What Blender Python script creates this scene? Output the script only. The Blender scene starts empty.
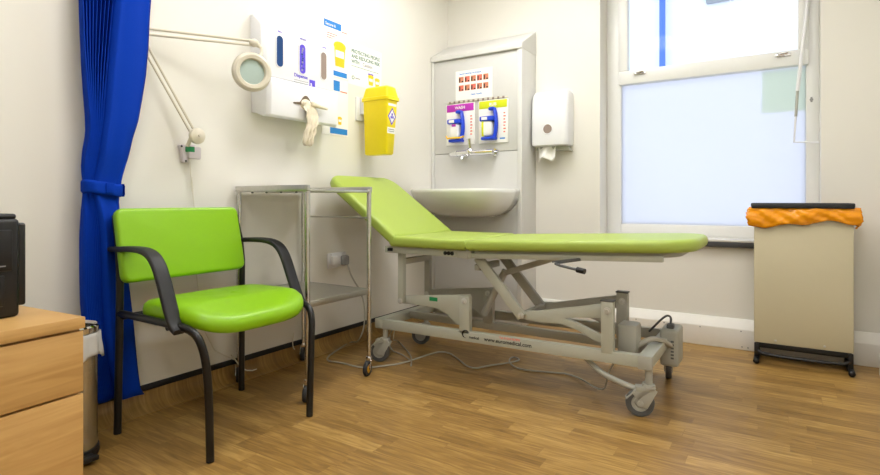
import bpy, bmesh, math, random
from mathutils import Vector as V, Matrix
PI = math.pi
R = math.radians
random.seed(4)
scene = bpy.context.scene
COL = scene.collection

# ------------------------------------------------------------------ survey of the room
# x: out from the left wall, y: towards the window wall, z: up. Tripod height 0.88 m.
F, PX, HY, H, CX = 534.0, 440.0, 200.0, 0.88, 2.25
_c, _s = math.cos(R(32.5)), math.sin(R(32.5))
def _d(px, py):
    t = (px - PX) / F
    return (t*_c - _s, t*_s + _c, (HY - py) / F)
def ax(px, py, x=0.0):
    a = _d(px, py); k = (x - CX) / a[0]
    return V((x, a[1]*k, H + a[2]*k))
def ay(px, py, y):
    a = _d(px, py); k = y / a[1]
    return V((CX + a[0]*k, y, H + a[2]*k))
def az(px, py, z=0.0):
    a = _d(px, py); k = (z - H) / a[2]
    return V((CX + a[0]*k, a[1]*k, z))

# ------------------------------------------------------------------ materials
def lin(c):
    return tuple((v/255/12.92 if v/255 <= .04045 else ((v/255+.055)/1.055)**2.4) for v in c) + (1,)
def mat(name, rgb, rough=.5, metal=0, noise=.0, nscale=30, bump=0, spec=.5, **kw):
    m = bpy.data.materials.new(name); m.use_nodes = True
    nt = m.node_tree; b = nt.nodes['Principled BSDF']
    b.inputs['Base Color'].default_value = lin(rgb)
    b.inputs['Roughness'].default_value = rough
    b.inputs['Metallic'].default_value = metal
    b.inputs['Specular IOR Level'].default_value = spec
    for k, v in kw.items():
        b.inputs[k.replace('_', ' ')].default_value = v
    tc = nt.nodes.new('ShaderNodeTexCoord')
    n = nt.nodes.new('ShaderNodeTexNoise'); n.inputs['Scale'].default_value = nscale
    n.inputs['Detail'].default_value = 4
    nt.links.new(tc.outputs['Object'], n.inputs['Vector'])
    if noise:
        mx = nt.nodes.new('ShaderNodeMix'); mx.data_type = 'RGBA'
        mx.inputs[6].default_value = lin([v*(1-noise) for v in rgb])
        mx.inputs[7].default_value = lin([min(255, v*(1+noise)) for v in rgb])
        nt.links.new(n.outputs['Fac'], mx.inputs[0]); nt.links.new(mx.outputs[2], b.inputs['Base Color'])
    if bump:
        bp = nt.nodes.new('ShaderNodeBump'); bp.inputs['Strength'].default_value = bump
        bp.inputs['Distance'].default_value = .002
        nt.links.new(n.outputs['Fac'], bp.inputs['Height']); nt.links.new(bp.outputs[0], b.inputs['Normal'])
    return m

M = {}
M['wall'] = mat('wall paint', (232, 229, 220), .55, noise=.008, nscale=3, bump=.05)
M['ceil'] = mat('ceiling paint', (240, 239, 234), .8, noise=.01)
M['trunk'] = mat('white trunking', (234, 231, 224), .45, noise=.01)
M['strip'] = mat('black strip', (22, 22, 26), .5, noise=.05)
M['green'] = mat('lime vinyl', (136, 190, 10), .36, noise=.02, nscale=200, bump=.04)
M['pgreen'] = mat('pale lime vinyl', (163, 184, 78), .42, noise=.015, nscale=200, bump=.03)
M['blackm'] = mat('black metal', (16, 16, 18), .35, noise=.05)
M['blackp'] = mat('black plastic', (24, 24, 26), .5, noise=.05, nscale=90, bump=.05)
M['steel'] = mat('stainless steel', (205, 204, 200), .25, 1, noise=.04, nscale=60)
M['shelfst'] = mat('brushed shelf steel', (196, 195, 190), .34, 1, noise=.05, nscale=80)
M['chrome'] = mat('chrome', (225, 225, 228), .08, 1, noise=.01)
M['frame'] = mat('cream powder coat', (186, 188, 175), .42, noise=.01)
M['frame_shade'] = mat('shaded powder coat', (172, 171, 161), .45, noise=.01)  # darker copy of the frame coat: shade on the far mechanism, put into the colour
M['gplast'] = mat('grey plastic', (176, 176, 166), .5, noise=.01)
M['dgrey'] = mat('dark grey plastic', (92, 94, 94), .55, noise=.02)
M['rubber'] = mat('rubber', (40, 40, 42), .6, noise=.05)
M['yellowp'] = mat('yellow hub', (225, 170, 30), .4, noise=.02)
M['cable'] = mat('grey cable', (176, 172, 160), .5, noise=.01)
M['wcable'] = mat('white cable', (225, 220, 205), .5, noise=.01)
M['cream'] = mat('cream lamp enamel', (214, 207, 188), .35, noise=.01)
M['whitep'] = mat('white plastic', (236, 236, 238), .3, noise=.005)
M['cerm'] = mat('white ceramic', (238, 238, 234), .08, noise=.005, Coat_Weight=.4)
M['panel'] = mat('pale grey laminate', (206, 205, 202), .4, noise=.006)
M['hoodm'] = mat('grey white trim', (214, 213, 209), .4, noise=.006)
M['upvc'] = mat('window frame', (236, 236, 233), .35, noise=.006)
M['sill'] = mat('sill', (215, 212, 206), .4, noise=.01)
M['dsill'] = mat('dark sill edge', (62, 62, 64), .5, noise=.06)
M['yellow'] = mat('sharps yellow', (246, 222, 0), .35, noise=.01)
M['orange'] = mat('orange bag', (255, 160, 14), .22, noise=.05, nscale=12)
M['beige'] = mat('beige enamel', (204, 195, 164), .45, noise=.006)
M['paper'] = mat('paper', (244, 242, 238), .7, noise=.006)
M['tissue'] = mat('tissue', (240, 238, 232), .9, noise=.02)
M['glove'] = mat('latex glove', (232, 222, 198), .6, noise=.04)
M['blue'] = mat('print blue', (32, 132, 214), .5, noise=.01)
M['dblue'] = mat('deep blue', (10, 62, 120), .3, noise=.05)
M['bottleblue'] = mat('holder blue', (16, 62, 205), .35, noise=.02)
M['violet'] = mat('violet print', (92, 70, 210), .5, noise=.02)
M['taupe'] = mat('taupe slot', (150, 132, 122), .5, noise=.03)
M['yprint'] = mat('print yellow', (250, 200, 20), .5, noise=.02)
M['lime'] = mat('print lime', (216, 226, 0), .5, noise=.01)
M['magenta'] = mat('print magenta', (186, 40, 176), .5, noise=.01)
M['gprint'] = mat('print green', (28, 105, 75), .5, noise=.01)
M['rprint'] = mat('print salmon', (236, 120, 100), .6, noise=.02)
M['black'] = mat('print black', (30, 28, 28), .6, noise=.02)
M['greyprint'] = mat('print grey', (150, 150, 150), .6, noise=.02)
M['skin1'] = mat('print skin', (205, 130, 100), .6, noise=.25, nscale=150)
M['mauve'] = mat('pale mauve', (214, 206, 212), .45, noise=.01)
M['tag'] = mat('green tag', (20, 140, 80), .5, noise=.02)
M['bolt'] = mat('bolt', (205, 205, 200), .35, .25)
M['hole'] = mat('dark hole', (112, 96, 78), .8, noise=.02)
M['bag'] = mat('clear liner', (214, 212, 206), .3, noise=.04, Alpha=.75)
M['glassm'] = mat('smoked lens', (176, 196, 190), .05, noise=.01, Coat_Weight=.6)
M['printer'] = mat('printer black', (15, 14, 16), .38, noise=.03, nscale=150, bump=.05)
M['brick'] = mat('pale render outside', (236, 240, 246), .8, noise=.01)
M['pipe'] = mat('blue downpipe', (80, 120, 215), .5, noise=.02)
M['ogrey'] = mat('outside grey', (150, 155, 160), .6, noise=.02)

def cloth_mat():
    m = mat('blue curtain cloth', (0, 54, 168), .8, noise=.05, nscale=300, bump=.25, spec=.12)
    return m
M['curtain'] = cloth_mat()

def wood_floor():
    m = bpy.data.materials.new('oak strip vinyl'); m.use_nodes = True
    nt = m.node_tree; L = nt.links.new; N = nt.nodes.new; b = nt.nodes['Principled BSDF']
    tc = N('ShaderNodeTexCoord')
    br = N('ShaderNodeTexBrick'); br.offset = .37; br.offset_frequency = 2; br.squash = 1
    br.inputs['Scale'].default_value = 1
    br.inputs['Brick Width'].default_value = .40; br.inputs['Row Height'].default_value = .072
    br.inputs['Mortar Size'].default_value = .0008; br.inputs['Mortar Smooth'].default_value = .1
    br.inputs['Bias'].default_value = 0
    br.inputs['Color1'].default_value = (0, 0, 0, 1); br.inputs['Color2'].default_value = (1, 1, 1, 1)
    br.inputs['Mortar'].default_value = (.2, .2, .2, 1)
    L(tc.outputs['Object'], br.inputs['Vector'])
    # a random shift for each row so the joints do not line up
    sx = N('ShaderNodeSeparateXYZ'); L(tc.outputs['Object'], sx.inputs[0])
    dv = N('ShaderNodeMath'); dv.operation = 'DIVIDE'; dv.inputs[1].default_value = .072; L(sx.outputs[1], dv.inputs[0])
    fl = N('ShaderNodeMath'); fl.operation = 'FLOOR'; L(dv.outputs[0], fl.inputs[0])
    wn = N('ShaderNodeTexWhiteNoise'); wn.noise_dimensions = '1D'; L(fl.outputs[0], wn.inputs['W'])
    ad = N('ShaderNodeMath'); ad.operation = 'MULTIPLY_ADD'; ad.inputs[1].default_value = 1.7
    L(wn.outputs['Value'], ad.inputs[0]); L(sx.outputs[0], ad.inputs[2])
    cb = N('ShaderNodeCombineXYZ'); L(ad.outputs[0], cb.inputs[0]); L(sx.outputs[1], cb.inputs[1])
    L(cb.outputs[0], br.inputs['Vector'])
    # grain: noise stretched along the strip, offset per strip
    mp = N('ShaderNodeVectorMath'); mp.operation = 'MULTIPLY'; mp.inputs[1].default_value = (4.5, 46, 1)
    L(cb.outputs[0], mp.inputs[0])
    of = N('ShaderNodeVectorMath'); of.operation = 'MULTIPLY_ADD'; of.inputs[1].default_value = (9, 9, 9)
    L(br.outputs['Color'], of.inputs[0]); L(mp.outputs[0], of.inputs[2])
    g = N('ShaderNodeTexNoise'); g.inputs['Scale'].default_value = 1; g.inputs['Detail'].default_value = 7
    g.inputs['Distortion'].default_value = 1.6; L(of.outputs[0], g.inputs['Vector'])
    r = N('ShaderNodeValToRGB')
    r.color_ramp.elements[0].color = lin((118, 88, 45)); r.color_ramp.elements[1].color = lin((192, 156, 90))
    r.color_ramp.elements.new(.5).color = lin((154, 118, 62))
    m1 = N('ShaderNodeMath'); m1.operation = 'MULTIPLY_ADD'; m1.inputs[1].default_value = .42; 
    L(br.outputs['Color'], m1.inputs[0])
    g2 = N('ShaderNodeMath'); g2.operation = 'MULTIPLY_ADD'; g2.inputs[1].default_value = 1.5; g2.inputs[2].default_value = -.46
    L(g.outputs['Fac'], g2.inputs[0]); L(g2.outputs[0], m1.inputs[2])
    L(m1.outputs[0], r.inputs[0]); L(r.outputs[0], b.inputs['Base Color'])
    b.inputs['Roughness'].default_value = .36
    b.inputs['Specular IOR Level'].default_value = .45
    bp = N('ShaderNodeBump'); bp.inputs['Strength'].default_value = .12; bp.inputs['Distance'].default_value = .001
    L(g.outputs['Fac'], bp.inputs['Height']); L(bp.outputs[0], b.inputs['Normal'])
    return m
M['floor'] = wood_floor()

def beech():
    m = bpy.data.materials.new('beech laminate'); m.use_nodes = True
    nt = m.node_tree; L = nt.links.new; N = nt.nodes.new; b = nt.nodes['Principled BSDF']
    tc = N('ShaderNodeTexCoord'); mp = N('ShaderNodeMapping'); mp.inputs['Scale'].default_value = (2.5, 2.5, 26)
    L(tc.outputs['Object'], mp.inputs[0])
    g = N('ShaderNodeTexNoise'); g.inputs['Scale'].default_value = 1.4; g.inputs['Detail'].default_value = 6
    g.inputs['Distortion'].default_value = 1.2; L(mp.outputs[0], g.inputs['Vector'])
    r = N('ShaderNodeValToRGB'); r.color_ramp.elements[0].position = .3; r.color_ramp.elements[1].position = .72
    r.color_ramp.elements[0].color = lin((190, 146, 84)); r.color_ramp.elements[1].color = lin((212, 170, 106))
    L(g.outputs['Fac'], r.inputs[0]); L(r.outputs[0], b.inputs['Base Color']); b.inputs['Roughness'].default_value = .42
    return m
M['beech'] = beech()

def glass_mat():
    m = bpy.data.materials.new('clear window glass'); m.use_nodes = True
    nt = m.node_tree; nt.nodes.clear(); N = nt.nodes.new; L = nt.links.new
    o = N('ShaderNodeOutputMaterial'); mx = N('ShaderNodeMixShader'); fr = N('ShaderNodeFresnel'); fr.inputs[0].default_value = 1.15
    t = N('ShaderNodeBsdfTransparent'); g = N('ShaderNodeBsdfGlossy'); g.inputs['Roughness'].default_value = .02
    t.inputs[0].default_value = (.95, .97, 1, 1)
    L(fr.outputs[0], mx.inputs[0]); L(t.outputs[0], mx.inputs[1]); L(g.outputs[0], mx.inputs[2]); L(mx.outputs[0], o.inputs[0])
    return m
M['glass'] = glass_mat()
def frosted(name, col):
    m = bpy.data.materials.new(name); m.use_nodes = True
    nt = m.node_tree; nt.nodes.clear(); N = nt.nodes.new; L = nt.links.new
    o = N('ShaderNodeOutputMaterial'); mx = N('ShaderNodeMixShader'); mx.inputs[0].default_value = .12
    t = N('ShaderNodeBsdfTranslucent'); t.inputs[0].default_value = col
    g = N('ShaderNodeBsdfDiffuse'); g.inputs[0].default_value = (.8, .82, .85, 1)
    L(t.outputs[0], mx.inputs[1]); L(g.outputs[0], mx.inputs[2]); L(mx.outputs[0], o.inputs[0])
    return m
M['frost'] = frosted('frosted window glass', (.83, .835, .87, 1))
M['gsheet'] = frosted('pale green sheet', (.92, .98, .82, 1))
def emit(name, rgb, s):
    m = bpy.data.materials.new(name); m.use_nodes = True
    nt = m.node_tree; nt.nodes.clear(); e = nt.nodes.new('ShaderNodeEmission'); o = nt.nodes.new('ShaderNodeOutputMaterial')
    e.inputs[0].default_value = rgb; e.inputs[1].default_value = s; nt.links.new(e.outputs[0], o.inputs[0]); return m

# ------------------------------------------------------------------ objects
def ent(name, label, cat, loc=(0, 0, 0), rotz=0, group=None):
    o = bpy.data.objects.new(name, None); COL.objects.link(o)
    o.empty_display_size = .1
    o.location = loc; o.rotation_euler = (0, 0, rotz); o['label'] = label; o['category'] = cat
    if group: o['group'] = group
    return o
def inv(parent):
    p = parent
    while p.parent: p = p.parent
    return (Matrix.Translation(p.location) @ Matrix.Rotation(p.rotation_euler.z, 4, 'Z')).inverted()

class B:
    """collects shapes in world space, then links them as ONE mesh object"""
    def __init__(s): s.bm = bmesh.new()
    def _add(s, b2, mi, T=None):
        if T is not None: b2.transform(T)
        for f in b2.faces: f.material_index = mi
        me = bpy.data.meshes.new('t'); b2.to_mesh(me); b2.free(); s.bm.from_mesh(me); bpy.data.meshes.remove(me)
        return s
    def box(s, a, b, bev=.003, seg=2, mi=0, T=None):
        b2 = bmesh.new(); bmesh.ops.create_cube(b2, size=1)
        lo = V([min(a[i], b[i]) for i in range(3)]); hi = V([max(a[i], b[i]) for i in range(3)])
        for v in b2.verts: v.co = V([(lo[i]+hi[i])/2 + v.co[i]*(hi[i]-lo[i]) for i in range(3)])
        m = min(hi-lo)
        if bev: bmesh.ops.bevel(b2, geom=b2.edges[:], offset=min(bev, m*.45), segments=seg, profile=.5, affect='EDGES')
        return s._add(b2, mi, T)
    def prism(s, pts, n0, n1, axis='z', bev=0, seg=2, mi=0, T=None, only_rim=False):
        """outline pts (2-D) pushed from n0 to n1 along an axis"""
        def q(p, n):
            return {'z': (p[0], p[1], n), 'y': (p[0], n, p[1]), 'x': (n, p[0], p[1])}[axis]
        b2 = bmesh.new(); lo = [b2.verts.new(q(p, n0)) for p in pts]; hi = [b2.verts.new(q(p, n1)) for p in pts]
        f1 = b2.faces.new(lo); f2 = b2.faces.new(hi); k = len(pts)
        for i in range(k): b2.faces.new((lo[i], lo[(i+1) % k], hi[(i+1) % k], hi[i]))
        bmesh.ops.recalc_face_normals(b2, faces=b2.faces)
        if bev:
            ed = list(set(f1.edges[:] + f2.edges[:])) if only_rim else b2.edges[:]
            bmesh.ops.bevel(b2, geom=ed, offset=bev, segments=seg, profile=.5, affect='EDGES')
        return s._add(b2, mi, T)
    def tube(s, pts, r, n=10, mi=0, cap=True, smooth=0, T=None, flat=1.0):
        pts = [V(p) for p in pts]
        for _ in range(smooth):
            q = [pts[0]]
            for i in range(len(pts)-1):
                q += [pts[i].lerp(pts[i+1], .25), pts[i].lerp(pts[i+1], .75)]
            q.append(pts[-1]); pts = q
        rs = r if isinstance(r, (list, tuple)) else [r]*len(pts)
        if len(rs) != len(pts):
            rs = [rs[min(len(rs)-1, int(i/(len(pts)-1)*(len(rs)-1)+.5))] for i in range(len(pts))]
        b2 = bmesh.new(); rings = []; up = None
        for i, p in enumerate(pts):
            t = (pts[min(i+1, len(pts)-1)] - pts[max(i-1, 0)]).normalized()
            if up is None:
                up = V((0, 0, 1)) if abs(t.z) < .9 else V((0, 1, 0))
            u = (up - t*up.dot(t))
            u = u.normalized() if u.length > 1e-6 else t.orthogonal().normalized()
            up = u; w = t.cross(u)
            rings.append([b2.verts.new(p + u*rs[i]*flat*math.cos(2*PI*k/n) + w*rs[i]*math.sin(2*PI*k/n)) for k in range(n)])
        for a, c in zip(rings, rings[1:]):
            for k in range(n): b2.faces.new((a[k], a[(k+1) % n], c[(k+1) % n], c[k]))
        if cap:
            b2.faces.new(rings[0][::-1]); b2.faces.new(rings[-1])
        bmesh.ops.recalc_face_normals(b2, faces=b2.faces)
        return s._add(b2, mi, T)
    def bar(s, p, q, w, h, up=(0, 0, 1), bev=.002, mi=0):
        """square-section bar between two points: w across, h along 'up'"""
        p, q = V(p), V(q); t = (q-p).normalized(); u = V(up); u = (u - t*u.dot(t)).normalized(); sd = t.cross(u)
        b2 = bmesh.new(); bmesh.ops.create_cube(b2, size=1); L = (q-p).length
        for v in b2.verts: v.co = V((v.co.x*L, v.co.y*w, v.co.z*h))
        if bev: bmesh.ops.bevel(b2, geom=b2.edges[:], offset=min(bev, min(w, h)*.45), segments=2, profile=.5, affect='EDGES')
        T = Matrix((t, sd, u)).transposed().to_4x4(); T.translation = (p+q)/2
        return s._add(b2, mi, T)
    def lathe(s, prof, c=(0, 0, 0), axis=(0, 0, 1), n=32, mi=0):
        """profile (radius, height) turned about an axis through c"""
        b2 = bmesh.new(); rings = []
        for r, z in prof:
            if r < 1e-5: rings.append([b2.verts.new((0, 0, z))])
            else: rings.append([b2.verts.new((r*math.cos(2*PI*k/n), r*math.sin(2*PI*k/n), z)) for k in range(n)])
        for a, d in zip(rings, rings[1:]):
            for k in range(n):
                k2 = (k+1) % n
                if len(a) == 1 and len(d) == 1: continue
                if len(a) == 1: b2.faces.new((a[0], d[k], d[k2]))
                elif len(d) == 1: b2.faces.new((a[k], a[k2], d[0]))
                else: b2.faces.new((a[k], a[k2], d[k2], d[k]))
        bmesh.ops.recalc_face_normals(b2, faces=b2.faces)
        T = V(axis).to_track_quat('Z', 'Y').to_matrix().to_4x4(); T.translation = V(c)
        return s._add(b2, mi, T)
    def grid(s, P, mi=0, closed=False):
        b2 = bmesh.new(); vs = [[b2.verts.new(p) for p in row] for row in P]
        for a, d in zip(vs, vs[1:]):
            m = len(a)
            for k in range(m if closed else m-1): b2.faces.new((a[k], a[(k+1) % m], d[(k+1) % m], d[k]))
        return s._add(b2, mi)
    def sph(s, c, r, mi=0, sc=(1, 1, 1), n=16):
        b2 = bmesh.new(); bmesh.ops.create_uvsphere(b2, u_segments=n, v_segments=n//2+2, radius=r)
        for v in b2.verts: v.co = V([v.co[i]*sc[i]+c[i] for i in range(3)])
        return s._add(b2, mi)
    def xf(s, T): s.bm.transform(T); return s
    def make(s, name, mats, parent=None, label=None, solid=0, sharp=38, T=None):
        if T is not None: s.bm.transform(T)
        if parent is not None: s.bm.transform(inv(parent))
        me = bpy.data.meshes.new(name); s.bm.to_mesh(me); s.bm.free()
        for m in (mats if isinstance(mats, (list, tuple)) else [mats]): me.materials.append(M[m] if isinstance(m, str) else m)
        for p in me.polygons: p.use_smooth = True
        me.set_sharp_from_angle(angle=R(sharp))
        o = bpy.data.objects.new(name, me); COL.objects.link(o)
        if parent is not None: o.parent = parent
        if label: o['label'] = label
        if solid:
            md = o.modifiers.new('s', 'SOLIDIFY'); md.thickness = solid; md.offset = 0
        return o
def single(o, label, cat, group=None):
    o['label'] = label; o['category'] = cat
    if group: o['group'] = group
    return o
def struct(o): o['kind'] = 'structure'; return o

def text(name, s, size, org, right, up, m, parent, label=None, depth=.0004, align='LEFT', sx=1):
    cu = bpy.data.curves.new(name, 'FONT'); cu.body = s; cu.size = size; cu.extrude = depth; cu.align_x = align; cu.offset = size*.018
    to = bpy.data.objects.new('tmp', cu); COL.objects.link(to)
    dg = bpy.context.evaluated_depsgraph_get(); me = bpy.data.meshes.new_from_object(to.evaluated_get(dg))
    bpy.data.objects.remove(to); bpy.data.curves.remove(cu)
    r, u = V(right).normalized(), V(up).normalized(); n = r.cross(u)
    T = Matrix((r*sx, u, n)).transposed().to_4x4(); T.translation = V(org)
    me.transform(inv(parent) @ T); me.materials.clear(); me.materials.append(M[m]); me.name = name
    o = bpy.data.objects.new(name, me); COL.objects.link(o); o.parent = parent
    if label: o['label'] = label
    return o
def rrect(x0, y0, x1, y1, r, n=6, corners=(1, 1, 1, 1)):
    """rounded outline; corners = (x0y0, x1y0, x1y1, x0y1)"""
    out = []
    for (cx, cy, a0, on) in ((x0+r, y0+r, 180, corners[0]), (x1-r, y0+r, 270, corners[1]), (x1-r, y1-r, 0, corners[2]), (x0+r, y1-r, 90, corners[3])):
        if on:
            for k in range(n+1):
                a = R(a0 + 90*k/n); out.append((cx + r*math.cos(a), cy + r*math.sin(a)))
        else:
            a = R(a0+45); out.append((cx + r*(1 if math.cos(a) > 0 else -1), cy + r*(1 if math.sin(a) > 0 else -1)))
    return out

# ================================================================== THE SETTING
XR, YB, YF, ZC = 2.80, 3.65, -1.6, 2.72     # right wall, window wall, wall behind, ceiling
WX0, WX1, WZ0, WZ1 = 1.216, 2.442, .64, 2.45  # window opening
YW = 3.82                                   # plane of the window frame
struct(B().box((-.1, YF-.1, -.1), (XR+.1, YB+.4, 0), 0).make('floor', 'floor'))
struct(B().box((-.1, YF-.1, ZC), (XR+.1, YB+.4, ZC+.1), 0).make('ceiling', 'ceil'))
struct(B().box((-.12, YF-.1, 0), (0, YB+.4, ZC), 0).make('wall_left', 'wall'))
struct(B().box((XR, YF-.1, 0), (XR+.12, YB+.4, ZC), 0).make('wall_right', 'wall'))
struct(B().box((0, YF-.1, 0), (XR, YF, ZC), 0).make('wall_front', 'wall'))
w = B()
w.box((0, YB, 0), (WX0, YB+.35, ZC), 0).box((WX1, YB, 0), (XR, YB+.35, ZC), 0)
w.box((WX0, YB, 0), (WX1, YB+.35, WZ0-.03), 0).box((WX0, YB, WZ1), (WX1, YB+.35, ZC), 0)
struct(w.make('wall_back', 'wall'))
# coved vinyl skirting on the left wall with its black capping strip
cv = []
for y in (YF, YB):
    row = [V((.07 - .07*math.sin(a), y, .07 - .07*math.cos(a))) for a in [PI/2*k/8 for k in range(9)]]
    cv.append([V((.07, y, .0006))] + [p + V((.0012, 0, .0008)) for p in row] + [V((.0012, y, .08))])
cv = B().grid([[p for p in r] for r in cv])
def cove_mat():
    m = M['floor'].copy(); m.name = 'oak vinyl coving'; return m
struct(cv.make('baseboard_left', cove_mat(), solid=.001))
struct(B().box((0.0005, YF, .08), (.006, YB, .106), .001).make('trim_1', 'strip'))
# boxed white skirting trunking on the window wall and returning along the right wall
def trunk_prof(front, back): return [(front, 0), (back, 0), (back, .168), (back - .012 if back > front else back + .012, .168), (front, .118)]
tb = B().prism([(3.59, 0.0005), (YB-.0005, .0005), (YB-.0005, .172), (YB-.014, .172), (3.59, .120)], .755, XR-.001, 'x', .004, 2)
for (px, py) in ((636, 314), (664, 322), (700, 322), (741, 321), (742, 347), (748, 348)): 
    q = ay(px, py, 3.588); tb.sph((q.x, 3.589, min(q.z, .11)), .004, 1, (1, .5, 1), 8)
struct(tb.make('baseboard_back', ['trunk', 'greyprint']))
tr = B().prism([(XR-.135, .0005), (XR-.001, .0005), (XR-.001, .165), (XR-.02, .165), (XR-.135, .125)], YF+.002, 3.42, 'y', .012, 3)
struct(tr.make('baseboard_right', 'trunk'))

# ---- window
fw = B()
gx0, gx1 = 1.313, 2.378
zr0, zr1 = 1.682, 1.765
fw.box((WX0-.0, YW, WZ0), (gx0, YW+.07, WZ1), .004); fw.box((gx1, YW, WZ0), (WX1, YW+.07, WZ1), .004)
fw.box((gx0, YW+.002, WZ0), (gx1, YW+.07, .716), .004); fw.box((gx0, YW+.002, WZ1-.06), (gx1, YW+.07, WZ1), .004)
win = struct(fw.make('window_1', 'upvc'))
fr = B()   # opening sash above: stands proud of the frame
fr.box((gx0-.012, YW-.022, 1.678), (gx1+.012, YW+.05, 1.772), .006)
fr.box((gx0-.012, YW-.022, 1.772), (1.362, YW+.05, WZ1-.06), .006); fr.box((2.338, YW-.022, 1.772), (gx1+.012, YW+.05, WZ1-.06), .006)
fr.box((1.362, YW-.022, WZ1-.1), (2.338, YW+.05, WZ1-.06), .006)
fr.make('sash_frame', 'upvc', win)
B().box((1.362, YW+.02, 1.772), (2.338, YW+.026, WZ1-.1), 0).make('clear_pane', 'glass', win)
B().box((gx0, YW+.03, .716), (gx1, YW+.036, 1.68), 0).make('frosted_pane', 'frost', win)
for (px, py) in ((639, 73.5), (782, 55.5)):
    q = ay(px, py, YW-.025); l = B().box((q.x-.035, YW-.032, q.z-.008), (q.x+.045, YW-.022, q.z+.008), .003)
    l.tube([(q.x-.02, YW-.036, q.z+.002), (q.x+.03, YW-.042, q.z+.008)], .006, 8); l.sph((q.x-.022, YW-.038, q.z), .012, 0, (1, .6, 1), 10)
    l.make('window_latch', 'chrome', win)
B().lathe([(.0, .003), (.009, .003), (.009, 0)], (2.405, YW-.0005, 1.47), (0, -1, 0), 16).box((2.400, YW-.003, 1.455), (2.410, YW, 1.485), .002).make('frame_mark', 'greyprint', win)
struct(B().box((WX0-.05, 3.615, .628), (WX1-.001, YW+.001, .642), .003).make('trim_2', 'sill'))
struct(B().box((WX0-.05, 3.612, .596), (WX1+.02, 3.649, .627), .003).make('trim_3', 'dsill'))
single(B().box((2.155, YW+.0375, 1.415), (gx1-.002, YW+.040, 1.665), 0).make('green_sheet', 'gsheet'),
       'square pale green sheet behind the frosted pane, top right corner', 'sheet')
# window winder rod
wd = ent('window_winder', 'thin white crank rod hanging in front of the right side of the window', 'window winder', (2.36, 3.77, 1.9))
p0, p1, p2, p3 = V((2.42, 3.78, 2.40)), ay(797.5, 91, 3.74), ay(794, 142, 3.74), ay(819, 142.5, 3.74)
B().tube([p0, p1], [.009, .011], 10).make('rod', 'whitep', wd)
B().tube([p1, p1.lerp(p2, .5)], .008, 10).make('sleeve', 'gplast', wd)
B().tube([p1.lerp(p2, .45), p2, p3], .006, 10).make('crank', 'whitep', wd)
B().tube([p0, (2.42, YW-.01, 2.41)], .009).make('hook', 'whitep', wd)

# ---- outside: the pale building across the yard
nb = ent('building', 'white rendered building across the yard with a blue downpipe', 'building', (2, 8, 0))
B().box((-8, 8, -3), (14, 8.4, 9), 0).make('wall', 'brick', nb)
q = ay(663, 30, 7.95)
B().tube([(q.x, 7.9, -1), (q.x, 7.9, 7)], .04, 12).make('downpipe', 'pipe', nb)
a, b_ = ay(706, 4, 7.95), ay(752, -60, 7.95)
B().box((a.x, 7.93, a.z), (b_.x, 8, b_.z+.6), .02).make('window', 'ogrey', nb)

# ---- ceiling lights (out of frame), plus an added fill panel behind the camera
LP = [(.95, 1.15), (.95, 2.6), (2.15, -.5), (2.15, 2.1)]
for i, (x, y) in enumerate(LP):
    cl = ent('ceiling_light', ['square ceiling light panel above the chair', 'square ceiling light panel above the couch', 'added square fill panel on the ceiling behind the photographer', 'square ceiling light panel nearest the window bin'][i], 'ceiling light', (x, y, ZC-.04), 0, 'ceiling light panels')
    f_ = B()
    for (u0, v0, u1, v1) in ((-.31, -.31, .31, -.29), (-.31, .29, .31, .31), (-.31, -.29, -.29, .29), (.29, -.29, .31, .29)):
        f_.box((x+u0, y+v0, ZC-.045), (x+u1, y+v1, ZC-.001), .002)
    f_.make('rim', 'whitep', cl)
    B().box((x-.29, y-.29, ZC-.04), (x+.29, y+.29, ZC-.02), 0).make('diffuser', emit('lit panel %d' % i, (1, .985, .965, 1), [15, 19, 20, 12][i]), cl)

# ================================================================== SINK UNIT
YP = 3.40
ip = ent('sink_panel_unit', 'pale grey floor-standing duct panel unit with sloping hood behind the basin', 'panel unit', (.38, 3.5, 0))
B().box((.004, YP+.022, .001), (.748, YB-.001, 1.94), .002).make('casing', 'panel', ip)
fr = B().box((.003, YP, .001), (.028, YP+.024, 1.945), .004).box((.718, YP-.004, .001), (.754, YP+.03, 1.965), .006)
fr.box((.72, YP+.03, .001), (.753, YB-.001, 1.965), .004)
fr.make('side_frame', 'hoodm', ip)
hood = B().prism([(YP-.012, 1.925), (YP-.012, 1.962), (YB-.001, 2.105), (YB-.001, 1.925)], .003, .756, 'x', .006, 3)
hood.make('hood', 'hoodm', ip)
B().box((.030, YP+.008, 1.226), (.716, YP+.022, 1.922), .002).make('upper_panel', 'panel', ip)
B().box((.030, YP+.008, .02), (.716, YP+.022, 1.221), .002).make('lower_panel', 'panel', ip)

# basin
sk = ent('wash_basin', 'white ceramic wall-hung basin with rounded underside', 'basin', (.38, 3.2, .95))
bx, by, rim = .376, YP+.006, .948
nA = 40
def basin_ring(wx, dy, z):
    row = []
    for k in range(nA+1):
        a = PI*k/nA; ca, sa = math.cos(a), math.sin(a); e = .56
        row.append(V((bx - wx*math.copysign(abs(ca)**e, ca), by - dy*abs(sa)**e, z)))
    return row
prof = [(.04, .06, .758), (.11, .13, .760), (.18, .215, .768), (.24, .285, .784), (.29, .34, .812), (.325, .38, .85), (.348, .425, .89), (.360, .448, .93), (.362, .452, .945), (.359, .449, .951),
        (.342, .428, .951), (.330, .41, .935), (.30, .34, .87), (.22, .25, .83), (.1, .15, .82)]
rows = [basin_ring(*q) for q in prof]
b = B(); b.grid(rows)
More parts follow.
